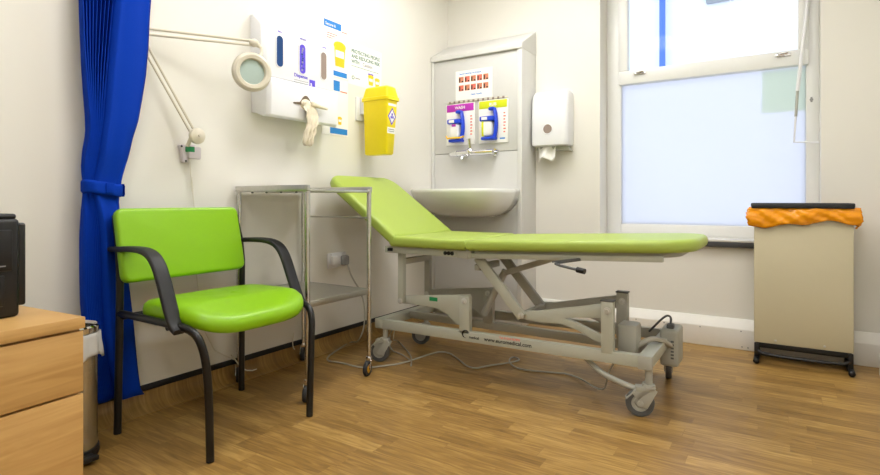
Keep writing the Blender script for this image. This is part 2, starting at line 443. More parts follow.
# back faces close the outside shell on the panel
bb = b.bm
o = b.make('bowl', 'cerm', sk, solid=.006, sharp=60)
B().box((bx-.34, by-.06, .932), (bx+.34, by-.001, .950), .006, 3).make('tap_ledge', 'cerm', sk)
B().lathe([(0, .004), (.022, .004), (.024, 0), (0, 0)], (bx, by-.14, .823), (0, 0, 1), 20).make('drain', 'chrome', sk)
B().box((bx-.2, by-.10, .762), (bx+.2, by-.001, .82), .03, 3).make('bracket', 'cerm', sk)

# mixer tap
tp = ent('mixer_tap', 'chrome wall-mounted lever mixer tap above the basin', 'tap', (.4, YP, 1.22))
ty = YP+.007
t1, t2 = .245, .545
for x in (t2, t1+.06): B().lathe([(0, .016), (.026, .016), (.030, .004), (.030, 0), (0, 0)], (x, ty, 1.218), (0, -1, 0), 24).make('escutcheon', 'chrome', tp)
B().tube([(t1+.02, ty-.055, 1.218), (t2+.012, ty-.055, 1.218)], .021, 16).tube([(t2, ty-.01, 1.218), (t2, ty-.055, 1.218)], .014, 12).tube([(t1+.06, ty-.01, 1.218), (t1+.06, ty-.055, 1.218)], .014, 12).make('tap_body', 'chrome', tp)
B().tube([(.37, ty-.06, 1.218), (.37, ty-.075, 1.20), (.37, ty-.16, 1.19), (.37, ty-.175, 1.165)], .011, 12, smooth=2).make('spout', 'chrome', tp)
B().tube([(.37, ty-.055, 1.235), (.37, ty-.075, 1.32)], [.011, .015], 10, flat=.6).sph((.37, ty-.055, 1.225), .030).make('lever', 'chrome', tp)
B().tube([(t1+.02, ty-.055, 1.218), (t1-.035, ty-.055, 1.212)], [.023, .016], 12).make('end_knob', 'chrome', tp)

# soap and gel holder boards
XD, ZU = V((1, 0, 0)), V((0, 0, 1))
def soap(x0, x1, head, label, word):
    zt, zb = 1.592, 1.285
    y = YP+.0075; yf = y-.012
    t = ent('soap_dispenser', label, 'dispenser', ((x0+x1)/2, y, zb), 0, 'hand hygiene dispensers over the basin')
    B().box((x0, yf, zb), (x1, y, zt), .003).make('back_plate', 'paper', t)
    B().box((x0+.006, yf-.002, zt-.06), (x1-.006, yf, zt-.006), .001).make('header', head, t)
    text('header_lettering', word, .030, ((x0+x1)/2, yf-.0025, zt-.042), XD, ZU, 'paper', t, align='CENTER')
    m = (x0+x1)/2 - .01
    bo = B(); bo.box((m-.055, yf-.055, zb+.045), (m+.025, yf, zb+.155), .018, 4); bo.box((m-.035, yf-.042, zb+.155), (m+.005, yf-.008, zb+.185), .008, 3)
    bo.make('bottle', 'whitep', t)
    bl = B(); bl.box((m-.068, yf-.062, zb+.15), (m+.045, yf, zb+.185), .008, 3)
    bl.tube([(m+.03, yf-.02, zb+.24), (m+.048, yf-.03, zb+.19), (m+.052, yf-.03, zb+.10), (m+.035, yf-.03, zb+.028)], .014, 10, smooth=2, flat=1.3)
    bl.box((m-.058, yf-.06, zb+.018), (m+.048, yf, zb+.040), .008, 3)
    bl.box((m-.005, yf-.05, zb+.225), (m+.042, yf-.005, zb+.25), .010, 3)
    bl.make('holder', 'bottleblue', t)
    if head == 'magenta':
        B().tube([(m-.072, yf-.064, zb+.062), (m-.06, yf-.066, zb+.046), (m+.05, yf-.066, zb+.046), (m+.07, yf-.05, zb+.055)], .006, 8).make('yellow_bar', 'yprint', t)
        B().box((m-.03, yf-.0565, zb+.13), (m+.005, yf-.054, zb+.148), .001).make('bottle_label', 'magenta', t)
    else:
        B().box((m-.052, yf-.0565, zb+.045), (m-.036, yf-.05, zb+.15), .002).make('yellow_bar', 'lime', t)
        B().box((x1-.062, yf-.001, zb+.024), (x1-.022, yf, zb+.034), 0).make('blue_mark', 'blue', t)
    s_ = B().box((m-.05, yf-.0645, zb+.158), (m-.005, yf-.062, zb+.178), .001); s_.make('holder_label', 'paper', t)
    tx = B()
    for k in range(7):
        tx.box((x1-.034, yf-.0006, zb+.07+.022*k), (x1-.02+.004*(k % 2), yf, zb+.079+.022*k), 0)
    tx.make('small_print', 'rprint', t)
    return t
soap(.143, .382, 'magenta', 'blue-armed soap bottle on white board with magenta header', 'WASH')
soap(.416, .648, 'lime', 'blue-armed gel bottle on white board with lime yellow header', 'RUB')
rl = ent('clip_rail', 'thin beige clip rail running above the two dispenser boards', 'rail', (.4, YP, 1.61))
B().box((.15, YP-.002, 1.598), (.645, YP+.0075, 1.607), .002).make('rail', 'cream', rl)
for k in range(12): B().box((.165+.04*k, YP-.006, 1.594), (.182+.04*k, YP-.002, 1.611), .002).make('clip', 'taupe', rl)

# handwashing technique poster
hp = ent('handwashing_poster', 'small white poster with two rows of hand photos above the dispensers', 'poster', (.37, YP, 1.72))
yp = YP+.0078
B().box((.218, yp-.0012, 1.617), (.522, yp, 1.832), 0).make('sheet', 'paper', hp)
for r_ in range(2):
    for k in range(5):
        x = .245+.051*k; z = 1.745-.062*r_
        B().box((x, yp-.0018, z), (x+.041, yp-.0012, z+.042), 0).make('picture', ['skin1', 'rprint', 'skin1', 'rprint', 'skin1'][(k+r_) % 5], hp)
        s_ = B(); s_.box((x+.003, yp-.0022, z+.003), (x+.014, yp-.0018, z+.034), 0); s_.box((x+.024, yp-.0022, z+.002), (x+.038, yp-.0018, z+.012), 0)
        s_.make('dark_print', 'black', hp)  # black printed blocks on each hand picture
text('heading', 'hand washing technique', .019, (.25, yp-.0016, 1.802), XD, ZU, 'blue', hp, depth=.0002)
text('footer', 'clean hands', .020, (.345, yp-.0016, 1.645), XD, ZU, 'blue', hp, depth=.0002)

# ================================================================== TOWEL DISPENSER
td = ent('paper_towel_dispenser', 'white wall-mounted paper towel dispenser with round viewing window', 'dispenser', (.9, YB, 1.45))
x0, x1 = .765, 1.032
def dring(z, yf, ins=0.0):
    return [(x, y, z) for x, y in rrect(x0+ins, yf, x1-ins, YB+.02, .03, 5, (1, 1, 0, 0))]
b = B(); rows = []
for z, yf, ins in ((1.255, 3.535, .012), (1.262, 3.522, .002), (1.285, 3.518, 0), (1.45, 3.520, 0), (1.59, 3.530, .0), (1.62, 3.54, .004), (1.637, 3.556, .012), (1.643, 3.58, .022)):
    rows.append([V((p[0], min(p[1], YB-.0005), p[2])) for p in dring(z, yf, ins)])
b.grid(rows, closed=True)
bmesh.ops.holes_fill(b.bm, edges=b.bm.edges[:], sides=0)
bmesh.ops.recalc_face_normals(b.bm, faces=b.bm.faces[:])
b.make('cover', 'whitep', td, sharp=45)
q = ay(547.5, 129, 3.518)
B().lathe([(.036, 0), (.040, .003), (.034, .006), (.031, .002)], (q.x, 3.5195, q.z), (0, -1, 0), 32).make('window_rim', 'whitep', td)
B().lathe([(0, .002), (.033, .002), (.033, 0)], (q.x, 3.5195, q.z), (0, -1, 0), 32).make('viewing_window', 'taupe', td)
B().prism([(x0+.012, 1.235), (x0+.03, 1.257), (x1-.02, 1.257), (x1-.002, 1.222)], 3.58, YB-.001, 'y', .003).make('outlet_base', 'gplast', td)
P_ = []
for i in range(9):
    u = i/8; row = []
    for k in range(13):
        v = k/12; row.append(V((.80+.13*v+.01*u, 3.575-.03*u+.014*math.sin(v*9+u*2), 1.262-.085*u-.03*u*(1-v)+.02*u*math.sin(v*6))))
    P_.append(row)
B().grid(P_).make('paper_towel', 'tissue', td, solid=.002, sharp=180)

# ================================================================== SACK HOLDER BIN
sb = ent('waste_bin', 'beige metal sack-holder bin with black lid and orange liner under window', 'waste bin', (2.345, 3.48, 0))
bx0, bx1, by0, by1 = 2.129, 2.563, 3.385, 3.575
B().box((bx0, by0, .105), (bx1, by1, .80), .006).make('body', 'beige', sb)
B().box((bx0-.014, by0-.025, .842), (bx1+.004, by1+.004, .864), .006, 3).box((bx0-.012, by0-.027, .836), (bx1+.002, by0-.012, .858), .004).make('lid', 'blackp', sb)
bs = B().box((bx0+.005, by0+.01, .075), (bx1-.005, by1-.01, .104), .006)
bs.bar((bx0+.012, by0-.05, .018), (bx0+.012, by1, .018), .026, .02).bar((bx1-.012, by0-.05, .018), (bx1-.012, by1, .018), .026, .02)
for x in (bx0+.012, bx1-.012):
    bs.bar((x, by0+.012, .01), (x, by0+.012, .10), .022, .022, (0, 1, 0)); bs.bar((x, by1-.012, .01), (x, by1-.012, .10), .022, .022, (0, 1, 0))
    bs.sph((x, by0-.05, .016), .016, 0, (1, .8, .95), 10)
bs.make('base_frame', 'blackm', sb)
B().tube([(bx0+.02, by0-.02, .065), (bx0+.05, by0-.035, .05), (bx1-.05, by0-.035, .05), (bx1-.02, by0-.02, .065)], .009, 10, smooth=1).make('foot_pedal', 'blackm', sb)
for x in (bx0+.10, bx1-.12): B().sph((x, by0-.001, .125), .006, 0, (1, .4, 1), 8).make('rivet', 'bolt', sb)
rows = []
def bag_pt(u, v):
    # u around the rectangle, v down
    per = [(bx0, by0), (bx1, by0), (bx1, by1), (bx0, by1)]
    k = int(u*4) % 4; f = u*4-int(u*4); a, c = per[k], per[(k+1) % 4]
    x = a[0]+(c[0]-a[0])*f; y = a[1]+(c[1]-a[1])*f
    cx, cy = (bx0+bx1)/2, (by0+by1)/2
    wr = .006*math.sin(u*47+v*4)*math.sin(u*13) + .004*math.sin(u*131-v*9) + .003*math.sin(u*211+v*15)
    out = .008 + .012*math.sin(v*2.9) + wr
    sx = (x-cx)/((bx1-bx0)/2); sy = (y-cy)/((by1-by0)/2)
    z = .840 - v*(.088 + .014*math.sin(u*19+1)+.008*math.sin(u*57))
    ex = sx*(out+.012) if abs(sx) > .9 else wr*.4
    ey = sy*(out+.006) if sy < -.9 else (sy*.004 if sy > .9 else 0)
    return V((x + ex, y + ey, z))
for i in range(9): rows.append([bag_pt(k/240, i/8) for k in range(240)])
B().grid(rows, closed=True).make('bin_liner', 'orange', sb, solid=.0015, sharp=180)

# ================================================================== CURTAIN
cu = ent('curtain', 'long blue pleated curtain gathered by a tie band on the left', 'curtain', (.1, 1.05, .1))
# z, left y, fold y, right y
tab = [(2.55, .915, 1.085, 1.235), (1.95, .925, 1.065, 1.215), (1.64, .927, 1.05, 1.198), (1.50, .931, 1.037, 1.192), (1.38, .937, 1.026, 1.180), (1.28, .945, 1.018, 1.163),
       (1.19, .953, 1.010, 1.147), (1.13, .955, 1.002, 1.128), (1.06, .942, .995, 1.115), (1.0, .936, .988, 1.103), (.965, .938, .980, 1.096), (.93, .943, .975, 1.094), (.895, .940, .978, 1.086),
       (.86, .937, .985, 1.082), (.75, .933, .995, 1.088), (.62, .932, 1.0, 1.10), (.5, .934, 1.005, 1.114), (.36, .945, 1.015, 1.13), (.24, .962, 1.03, 1.142), (.15, .978, 1.045, 1.152), (.115, .985, 1.05, 1.172)]
def lerp_tab(z):
    for a, c in zip(tab, tab[1:]):
        if a[0] >= z >= c[0]:
            f = (a[0]-z)/(a[0]-c[0]); f = f*f*(3-2*f) if False else f
            return [a[i]+(c[i]-a[i])*f for i in range(4)]
    return tab[-1]
rows = []
NZ = 90
for i in range(NZ+1):
    z = 2.55 - (2.55-.115)*i/NZ
    _, yl, yf, yr = lerp_tab(z); yl += .022; yf += .012; yr += .006
    tight = math.exp(-((z-.93)/.10)**2)
    row = []
    npl = 9
    for k in range(npl*8+1):           # stacked pleats, left to fold
        u = k/(npl*8); zz = math.sin(2*PI*npl*u + .5*math.sin(3*z))
        amp = (.023 + .007*math.sin(5*u+z*2))*(1-.55*tight)
        row.append(V((.068 + amp*zz, yl + (yf-yl)*u + .004*math.sin(2*PI*npl*u*2), z)))
    row.append(V((.122-.02*tight, yf+.004, z)))
    for k in range(1, 13):             # broad flat front panel
        u = k/12
        row.append(V((.122-.02*tight - .040*u + .004*math.sin(u*7+z*3) - .003*math.sin(z*9)*u, yf+.004 + (yr-yf-.004)*u, z + (-.02*u*(z < .16)))))
    for k in range(1, 9):              # wraps round to the back
        u = k/8
        row.append(V((.078-.018*u+.004*math.sin(u*9), yr - (yr-yf)*u*.9, z)))
    rows.append(row)
B().grid(rows).make('cloth', 'curtain', cu, solid=.002, sharp=180)
# tie band
bd = []
for i, z in enumerate((.948, .940, .930, .918, .906, .900)):
    y0_, y1_ = .960, 1.098; e = .001 if i in (0, 5) else .004
    pts = rrect(.040-e, y0_-e, .108+e, y1_+e, .03, 5)
    bd.append([V((p[0] - .024*max(0, (p[1]-1.0)/.1)*(p[0] > .09), p[1], z - .008*math.sin(p[1]*25))) for p in pts])
B().grid(bd, closed=True).make('tie_band', 'curtain', cu, solid=.003, sharp=60)
B().box((.09, 1.02, .905), (.112, 1.05, .945), .003, T=None).make('band_stitching', 'curtain', cu)
single(B().box((.07, .4, 2.55), (.13, 2.2, 2.575), .004).box((.09, .45, 2.57), (.11, .47, ZC-.001), 0).box((.09, 2.1, 2.57), (.11, 2.12, ZC-.001), 0).make('curtain_rail', 'whitep'),
       'white curtain rail fixed under the ceiling above the blue curtain', 'curtain rail')

# ================================================================== MAGNIFIER LAMP
ml = ent('magnifier_lamp', 'cream wall-mounted magnifier lamp with ring head and double arms', 'lamp', (.03, 1.4, 1.12))
br = B()
q1, q2 = ax(177, 145, .004), ax(193, 161, .004)
br.prism([(q1.y, q1.z), (q2.y-.005, q1.z+.006), (q2.y, q1.z-.055), (q1.y+.045, q2.z+.012), (q1.y+.036, q2.z-.012), (q1.y+.016, q2.z-.01), (q1.y+.012, q1.z-.04)], .001, .03, 'x', .005, 3)
br.box((.03, q1.y+.03, q1.z-.06), (.05, q2.y+.012, q1.z-.005), .006)
for (yy, zz) in ((q1.y+.006, q1.z-.006), (q1.y+.026, q2.z-.004)): br.sph((.03, yy, zz), .005, 1, (.5, 1, 1), 8)
br.make('wall_bracket', ['mauve', 'rubber'], ml, label='mauve wall bracket')
B().box((.03, q1.y+.022, q1.z-.03), (.0515, q1.y+.055, q1.z-.006), .002).make('rating_tag', 'tag', ml, label='green rating tag')
piv = ax(197, 136, .085)
B().lathe([(0, .018), (.020, .018), (.034, .010), (.036, 0), (.034, -.01), (0, -.014)], (.085, piv.y, piv.z), (1, 0, 0), 32).lathe([(0, .024), (.006, .024), (.006, .018)], (.085, piv.y, piv.z), (1, 0, 0), 12).make('pivot_disc', 'cream', ml)
B().tube([(.06, piv.y-.012, piv.z-.008), (.045, piv.y-.02, piv.z-.045)], .009).make('pivot_post', 'cream', ml)
elb = ax(136, 30, .032)
d_ = (elb-piv).normalized(); sd = d_.cross(V((1, 0, 0))).normalized()
lo_end = piv + V((-.015, 0, .0))
for s_ in (-1, 1):
    B().tube([lo_end+sd*.010*s_, elb+sd*.012*s_], .0055, 8).make('lower_arm', 'cream', ml)
B().lathe([(0, .012), (.024, .012), (.026, 0), (0, -.012)], (.032, elb.y, elb.z), (1, 0, 0), 24).make('elbow', 'cream', ml)
hj = ax(254, 43, .17)
for s_ in (-1, 1):
    B().tube([elb+V((.0, 0, .012*s_)), hj+V((-.01, -.005, .010*s_))], .006, 8).make('upper_arm', 'cream', ml)
B().sph(hj, .024, 0, (.8, 1, .8)).sph(hj+V((.004, .022, -.006)), .010).make('head_joint', 'cream', ml)
hc = ax(252, 72, .20)
ndir = V((.93, -.36, -.05)).normalized()
B().tube([hj, hj+V((.01, .045, -.02)), hc+V((-.01, .035, .05))], [.010, .008, .012], 10, smooth=1).make('head_yoke', 'cream', ml)
Rr = .090
B().lathe([(.057, -.012), (.057, .010), (.061, .016), (.076, .018), (Rr-.004, .012), (Rr, .0), (Rr-.003, -.018), (.076, -.022), (.061, -.018), (.057, -.012)], hc, ndir, 48).make('ring_head', 'cream', ml)
B().lathe([(0, .005), (.03, .003), (.057, -.001), (.057, -.004), (0, -.006)], hc, ndir, 40).make('lens', 'glassm', ml, label='grey-green magnifying lens')
B().tube([ax(190, 162, .012), ax(190.5, 175, .012), ax(192, 180, .012), ax(193, 195, .012), ax(194, 206, .012), ax(197, 225, .012), (.012, 1.45, .5), (.03, 1.5, .2), (.05, 1.62, .12)], .0028, 6, smooth=1)\
    .tube([ax(191.5, 177, .012), ax(192.6, 192, .012)], .0045, 8).make('mains_lead', 'wcable', ml)

# ================================================================== GLOVE AND APRON DISPENSER
gd = ent('glove_dispenser', 'white wall dispenser with three slot windows and a glove pulled out', 'glove dispenser', (0, 2.0, 1.3))
y0, y1 = 1.752, 2.335
b = B()
# section in x-z: thin flat upper cabinet, deeper lower drawer
sec = [(.001, 1.325), (.001, 1.812), (.022, 1.812), (.085, 1.772), (.100, 1.755), (.102, 1.502), (.001, 1.49)]
def shell(sec, ya, yb, ins):
    rows = []
    for y, k in ((ya, 1), (ya+ins, .0), (yb-ins, .0), (yb, 1)):
        rows.append([V((max(.001, x - ins*.9*k*(x > .05)), y, z)) for x, z in sec])
    g = B().grid(rows, closed=True); 
    bmesh.ops.holes_fill(g.bm, edges=g.bm.edges[:], sides=0); bmesh.ops.recalc_face_normals(g.bm, faces=g.bm.faces[:])
    bmesh.ops.bevel(g.bm, geom=[e for e in g.bm.edges if e.calc_face_angle(0) > .5], offset=.004, segments=2, profile=.5, affect='EDGES')
    return g
g = shell([(.001, 1.50), (.001, 1.812), (.022, 1.812), (.088, 1.770), (.100, 1.752), (.104, 1.50)], y0, 2.262, .022)
g.make('upper_housing', 'whitep', gd)
g = shell([(.001, 1.322), (.001, 1.498), (.104, 1.498), (.128, 1.482), (.134, 1.462), (.128, 1.305), (.112, 1.294), (.03, 1.318)], y0+.006, 2.262, .02)
g.make('lower_housing', 'whitep', gd)
def slotwin(px, pt, pb, m_, nm):
    a, c = ax(px, pt, .1045), ax(px, pb, .1045); hw = .020
    pts = rrect(a.y-hw, c.z, a.y+hw, a.z, hw*.98, 8)
    B().prism(rrect(a.y-hw-.005, c.z-.005, a.y+hw+.005, a.z+.005, hw, 8), .1, .1062, 'x', .0008).make('slot_rim', 'whitep', gd)
    o = B().prism(pts, .102, .1070, 'x', 0).make('slot_window', m_, gd, label=nm)
    return a, c, o
slotwin(279.7, 35.8, 66.7, 'dblue', 'dark blue slot window')
a, c, _ = slotwin(302.4, 44.6, 73.7, 'violet', 'violet patterned slot window')
s_ = B(); random.seed(3)
for k in range(12):
    zz = c.z+.014+(a.z-c.z-.03)*k/12; yy = a.y-.012+random.random()*.012
    s_.box((.1068, yy, zz), (.1075, yy+.006+random.random()*.006, zz+.008), 0, mi=random.choice((0, 1, 0)))
s_.make('slot_contents', ['dblue', 'greyprint'], gd)
slotwin(323.5, 52.5, 79.5, 'taupe', 'taupe slot window')
RY = V((0, 1, 0))
for px, py, wd_ in ((277.5, 31.5, 'SMALL'), (300, 39, 'MEDIUM'), (322, 47.5, 'LARGE')):
    text('size_lettering', wd_, .011, ax(px, py, .1035), RY, ZU, 'violet', gd, depth=.0002)
text('maker_lettering', 'Dispense', .026, ax(294, 76, .1045), RY, ZU, 'violet', gd, depth=.0002)
s_ = B()
for k in range(3):
    q = ax(294, 79+2.2*k, .1042); s_.box((.1036, q.y, q.z-.002), (.1048, q.y+.10, q.z), 0)
s_.make('small_print', 'greyprint', gd)
q = ax(309.5, 79.5, .1045); q_ = ax(314.5, 87.5, .1045)
B().box((.1036, q.y, q_.z), (.1052, q_.y+.004, q.z), .0004).make('logo_square', 'violet', gd)
q = ax(312, 84.8, .1055)
text('logo_mark', 'a', .03, (q.x, q.y-.012, q.z-.006), RY, ZU, 'paper', gd, depth=.0002)
# opening in the lower half
hq = ax(306, 103, .134)
pts = [(hq.y-.085, hq.z-.008)] + [(hq.y-.04+.08*k/12 , hq.z+.0+.038*math.sin(PI*k/12)) for k in range(13)] + [(hq.y+.09, hq.z-.008), (hq.y+.085, hq.z-.014), (hq.y-.085, hq.z-.014)]
B().prism(pts, .1325, .1355, 'x', 0).make('opening', 'hole', gd, label='dark hand opening')
B().sph((.125, hq.y, hq.z-.006), .040, 0, (.45, 1.1, .8)).make('glove_stack', 'glove', gd)
rows = []
top, bot = ax(308, 103, .142), ax(310, 146, .150)
for i in range(15):
    u = i/14; cy = top.y + (bot.y-top.y)*u + .012*math.sin(u*5); wdt = .062*(1-.58*u)+.006*math.sin(u*9)
    if u < .2: wdt *= .8+u
    zc_ = top.z + (bot.z-top.z)*u
    rows.append([V((.146 + .016*math.sin(PI*u) + .010*math.sin(v*17+u*6)*(.4+u) + .005*math.sin(u*31+v*5), cy + wdt*(v-.5)*2*.85 + .004*math.sin(u*26+v*3), zc_ + .012*math.sin(v*5+u*3)*(1-u))) for v in [k/16 for k in range(17)]])
gl = B().grid(rows)
gl.tube([ax(312, 104, .15), ax(320, 107, .155), ax(327, 109, .15)], [.012, .009, .006], 8, smooth=1)
gl.make('pulled_glove', 'glove', gd, solid=.003, sharp=180, label='cream glove hanging out of the opening')

# ================================================================== POSTERS ON LEFT WALL
XP = .0022
def wallrect(parent, name, px0, py0, px1, py1, m_, lift=.0006, lab=None):
    a, c = ax(px0, py0, XP), ax(px1, py1, XP)
    return B().box((XP-.0002, a.y, c.z), (XP+lift, c.y, a.z), 0).make(name, m_, parent, label=lab)
def sheet(parent, ya, yb, za, zb, m_='paper'):
    return B().box((.0006, ya, za), (XP, yb, zb), 0).make('sheet', m_, parent)
pA = ent('sharps_poster', 'tall white poster with blue bands and yellow tub, upper left of yellow sharps bin', 'poster', (0, 2.36, 1.63), 0, 'infection control posters')
YA, YBp = ax(324, 18, XP).y, ax(347.5, 30, XP).y
sheet(pA, YA, YBp, 1.618, 1.945)
def prt(parent, name, ya, yb, za, zb, m_, lift=.0007): return B().box((XP-.0003, ya, za), (XP+lift, yb, zb), 0).make(name, m_, parent)
Wp = YBp-YA
prt(pA, 'top_band', YA, YA+.72*Wp, 1.902, 1.943, 'blue')
text('band_lettering', 'Secure it', .024, (XP+.001, YA+.01, 1.912), RY, ZU, 'paper', pA, depth=.0002)
prt(pA, 'red_rule', YA+.75*Wp, YA+.98*Wp, 1.898, 1.903, 'rprint')
prt(pA, 'bottom_band', YA+.36*Wp, YA+.97*Wp, 1.625, 1.655, 'blue')
def tub(parent, cy, z0_, z1_, w, m_='yprint'):
    s = B(); s.prism([(cy-w*.36, z0_), (cy+w*.36, z0_), (cy+w*.45, z1_-.04*(z1_-z0_)/.15), (cy-w*.45, z1_-.04*(z1_-z0_)/.15)], XP, XP+.001, 'x')
    s.prism([(cy+w*.5*math.cos(2*PI*k/20), z1_-.03*(z1_-z0_)/.15+.18*(z1_-z0_)*math.sin(2*PI*k/20)) for k in range(20)], XP, XP+.0012, 'x')
    s.box((XP+.0008, cy-w*.36, z0_+.35*(z1_-z0_)), (XP+.0014, cy+w*.34, z0_+.62*(z1_-z0_)), 0, mi=1)
    return s.make('tub_picture', [m_, 'paper'], parent)
tub(pA, YA+.66*Wp, 1.685, 1.84, .105)
s_ = B()
for k in range(3): s_.box((XP-.0002, YA+.12*Wp, 1.866-.013*k), (XP+.0006, YA+.55*Wp-.02*k, 1.870-.013*k), 0)
s_.make('small_print', 'rprint', pA)
pB = ent('disposal_poster', 'lower white poster with blue square and blue footer, partly behind the glove dispenser', 'poster', (0, 2.36, 1.45), 0, 'infection control posters')
sheet(pB, YA-.02, YBp+.005, 1.268, 1.612)
prt(pB, 'blue_square', YA+.30*Wp, YA+.66*Wp, 1.535, 1.597, 'blue'); prt(pB, 'red_rule', YA+.68*Wp, YA+.98*Wp, 1.533, 1.540, 'rprint')
prt(pB, 'footer_band', YA+.05, YBp-.002, 1.277, 1.312, 'blue')
tub(pB, YA+.66*Wp, 1.335, 1.385, .035)
pC = ent('risk_poster', 'white poster reading protecting people and reducing risk above the sharps bin', 'poster', (0, 2.65, 1.7), 0, 'infection control posters')
yc0, yc1 = YBp+.006, 2.80
sheet(pC, yc0, yc1, 1.60, 1.862)
for k, s in enumerate(('PROTECTING PEOPLE', 'AND REDUCING RISK', 'WITH')):
    text('heading', s, .031, (XP+.0004, yc0+.03, 1.800-.032*k), RY, ZU, 'gprint', pC, depth=.0002, sx=.92)
text('heading_script', 'Caution', .03, (XP+.0004, yc0+.135, 1.735), RY, ZU, 'greyprint', pC, depth=.0002)
prt(pC, 'rule', yc0+.03, yc1-.03, 1.716, 1.7185, 'gprint')
tub(pC, yc1-.110, 1.625, 1.695, .055); tub(pC, yc1-.045, 1.62, 1.685, .05)
prt(pC, 'purple_lid', yc1-.135, yc1-.085, 1.685, 1.700, 'violet')
B().lathe([(.008, 0), (.012, 0), (.012, .001), (.008, .001)], (XP, yc0+.045, 1.645), (1, 0, 0), 16).make('emblem', 'gprint', pC)
prt(pC, 'small_print', yc0+.065, yc0+.11, 1.642, 1.648, 'greyprint')

# ================================================================== SHARPS BIN
sh = ent('sharps_bin', 'yellow plastic sharps bin mounted on the left wall', 'sharps bin', (.1, 2.6, 1.2))
def ring4(x0, x1, y0, y1, z, r=.012): return [V((p[0], p[1], z)) for p in rrect(x0, y0, x1, y1, r, 3)]
g = B().grid([ring4(.050, .215, 2.580, 2.645, 1.160), ring4(.045, .221, 2.575, 2.652, 1.168), ring4(.040, .236, 2.566, 2.672, 1.495)], closed=True)
bmesh.ops.holes_fill(g.bm, edges=g.bm.edges[:], sides=0); bmesh.ops.recalc_face_normals(g.bm, faces=g.bm.faces[:])
g.make('body', 'yellow', sh)
g = B().grid([ring4(.032, .245, 2.558, 2.682, 1.495), ring4(.032, .245, 2.558, 2.682, 1.515), ring4(.038, .240, 2.563, 2.677, 1.518), ring4(.052, .228, 2.572, 2.664, 1.575), ring4(.060, .218, 2.582, 2.655, 1.583)], closed=True)
bmesh.ops.holes_fill(g.bm, edges=g.bm.edges[:], sides=0); bmesh.ops.recalc_face_normals(g.bm, faces=g.bm.faces[:])
g.make('lid', 'yellow', sh)
g = B().box((.0, 2.54, 1.38), (.012, 2.66, 1.53), .004).box((.012, 2.575, 1.42), (.042, 2.585, 1.53), .002).box((.012, 2.64, 1.42), (.042, 2.65, 1.53), .002)
g.make('wall_bracket', 'whitep', sh, label='white wall bracket')
cz = 1.395; cyy = 2.616; tilt = .0525
def onf(y, z, o=.0): return V((.221+(z-1.168)*.0459+.0015+o, y, z))
g = B()
def quadp(pts, mi, o):
    b2 = bmesh.new(); vs = [b2.verts.new(onf(y, z, o)) for y, z in pts]; b2.faces.new(vs); g._add(b2, mi)
quadp([(cyy, cz-.055), (cyy+.040, cz), (cyy, cz+.055), (cyy-.040, cz)], 0, 0)
quadp([(cyy, cz-.042), (cyy+.031, cz), (cyy, cz+.042), (cyy-.031, cz)], 1, .0006)
for k in range(3):
    a = 2*PI*k/3+PI/2; c0 = (cyy+.010*math.cos(a), cz+.011*math.sin(a))
    quadp([(c0[0]+.008*math.cos(t), c0[1]+.009*math.sin(t)) for t in [2*PI*j/12 for j in range(12)]], 0, .0010)
quadp([(cyy-.04, cz+.063), (cyy+.04, cz+.063), (cyy+.04, cz+.078), (cyy-.04, cz+.078)], 1, .0)
quadp([(cyy-.042, cz-.105), (cyy+.036, cz-.105), (cyy+.036, cz-.068), (cyy-.042, cz-.068)], 1, .0)
quadp([(cyy-.034, cz-.083), (cyy+.028, cz-.083), (cyy+.028, cz-.078), (cyy-.034, cz-.078)], 2, .0005)
quadp([(cyy-.034, cz-.095), (cyy+.028, cz-.095), (cyy+.028, cz-.090), (cyy-.034, cz-.090)], 2, .0005)
g.make('warning_label', ['violet', 'paper', 'greyprint'], sh, label='biohazard diamond label')

# ================================================================== SOCKET
so = ent('wall_socket', 'white double wall socket with plug behind the trolley', 'socket', (0, 2.37, .52))
a, c = ax(328, 252, .01), ax(346, 268, .01)
B().box((.0008, a.y, .475), (.012, c.y, .565), .005).make('face_plate', 'whitep', so)
B().box((.012, a.y+.012, .495), (.042, a.y+.062, .548), .008).make('adapter', 'whitep', so)
B().box((.012, c.y-.055, .487), (.048, c.y-.008, .545), .010).make('plug', 'greyprint', so, label='grey plug')
B().box((.012, a.y+.02, .552), (.018, a.y+.032, .562), .001).box((.012, c.y-.04, .552), (.018, c.y-.028, .562), .001).make('rocker_switch', 'whitep', so)

# ================================================================== CABLES ON THE FLOOR
def fp(px, py): q = az(px, py, .005); return q
pts = [(.05, c.y-.03, .49), (.07, c.y-.02, .42), (.10, 2.50, .30), (.12, 2.50, .12), (.13, 2.42, .03)]
pts += [fp(352, 341), fp(329, 355), fp(326, 361), fp(341, 362.5), fp(363, 368.5), fp(382, 366), fp(400, 364), fp(420, 357.5), fp(438, 351.5), fp(449, 352.5), fp(457, 358), fp(471, 369.5), fp(489, 365.5), fp(505, 363.5), fp(522, 360), fp(512, 356), fp(508, 362), fp(518, 369.5), fp(548, 372), fp(575, 374.5)]
pts += [V((1.60, 2.36, .03)), V((1.62, 2.33, .12)), V((1.66, 2.31, .20))]
single(B().tube(pts, .0045, 8, smooth=2).make('power_cable', 'cable'), 'long grey cable looping over floor from wall socket beneath the couch', 'cable')
pts = [V((.475, 2.33, .185)), V((.48, 2.30, .12)), fp(397, 340), fp(405, 348), fp(412, 357), fp(411, 366)]
single(B().tube(pts, .0038, 8, smooth=2).make('hanging_cable', 'cable'), 'short grey cable hanging from head end of couch rail to floor', 'cable')
pts = [V((.47, 2.35, .185)), fp(390, 332), fp(389, 350), fp(402, 354), fp(410, 360)]
single(B().tube(pts, .0038, 8, smooth=2).make('hanging_cable', 'cable'), 'second thin cable curving down left of first under couch head end', 'cable')
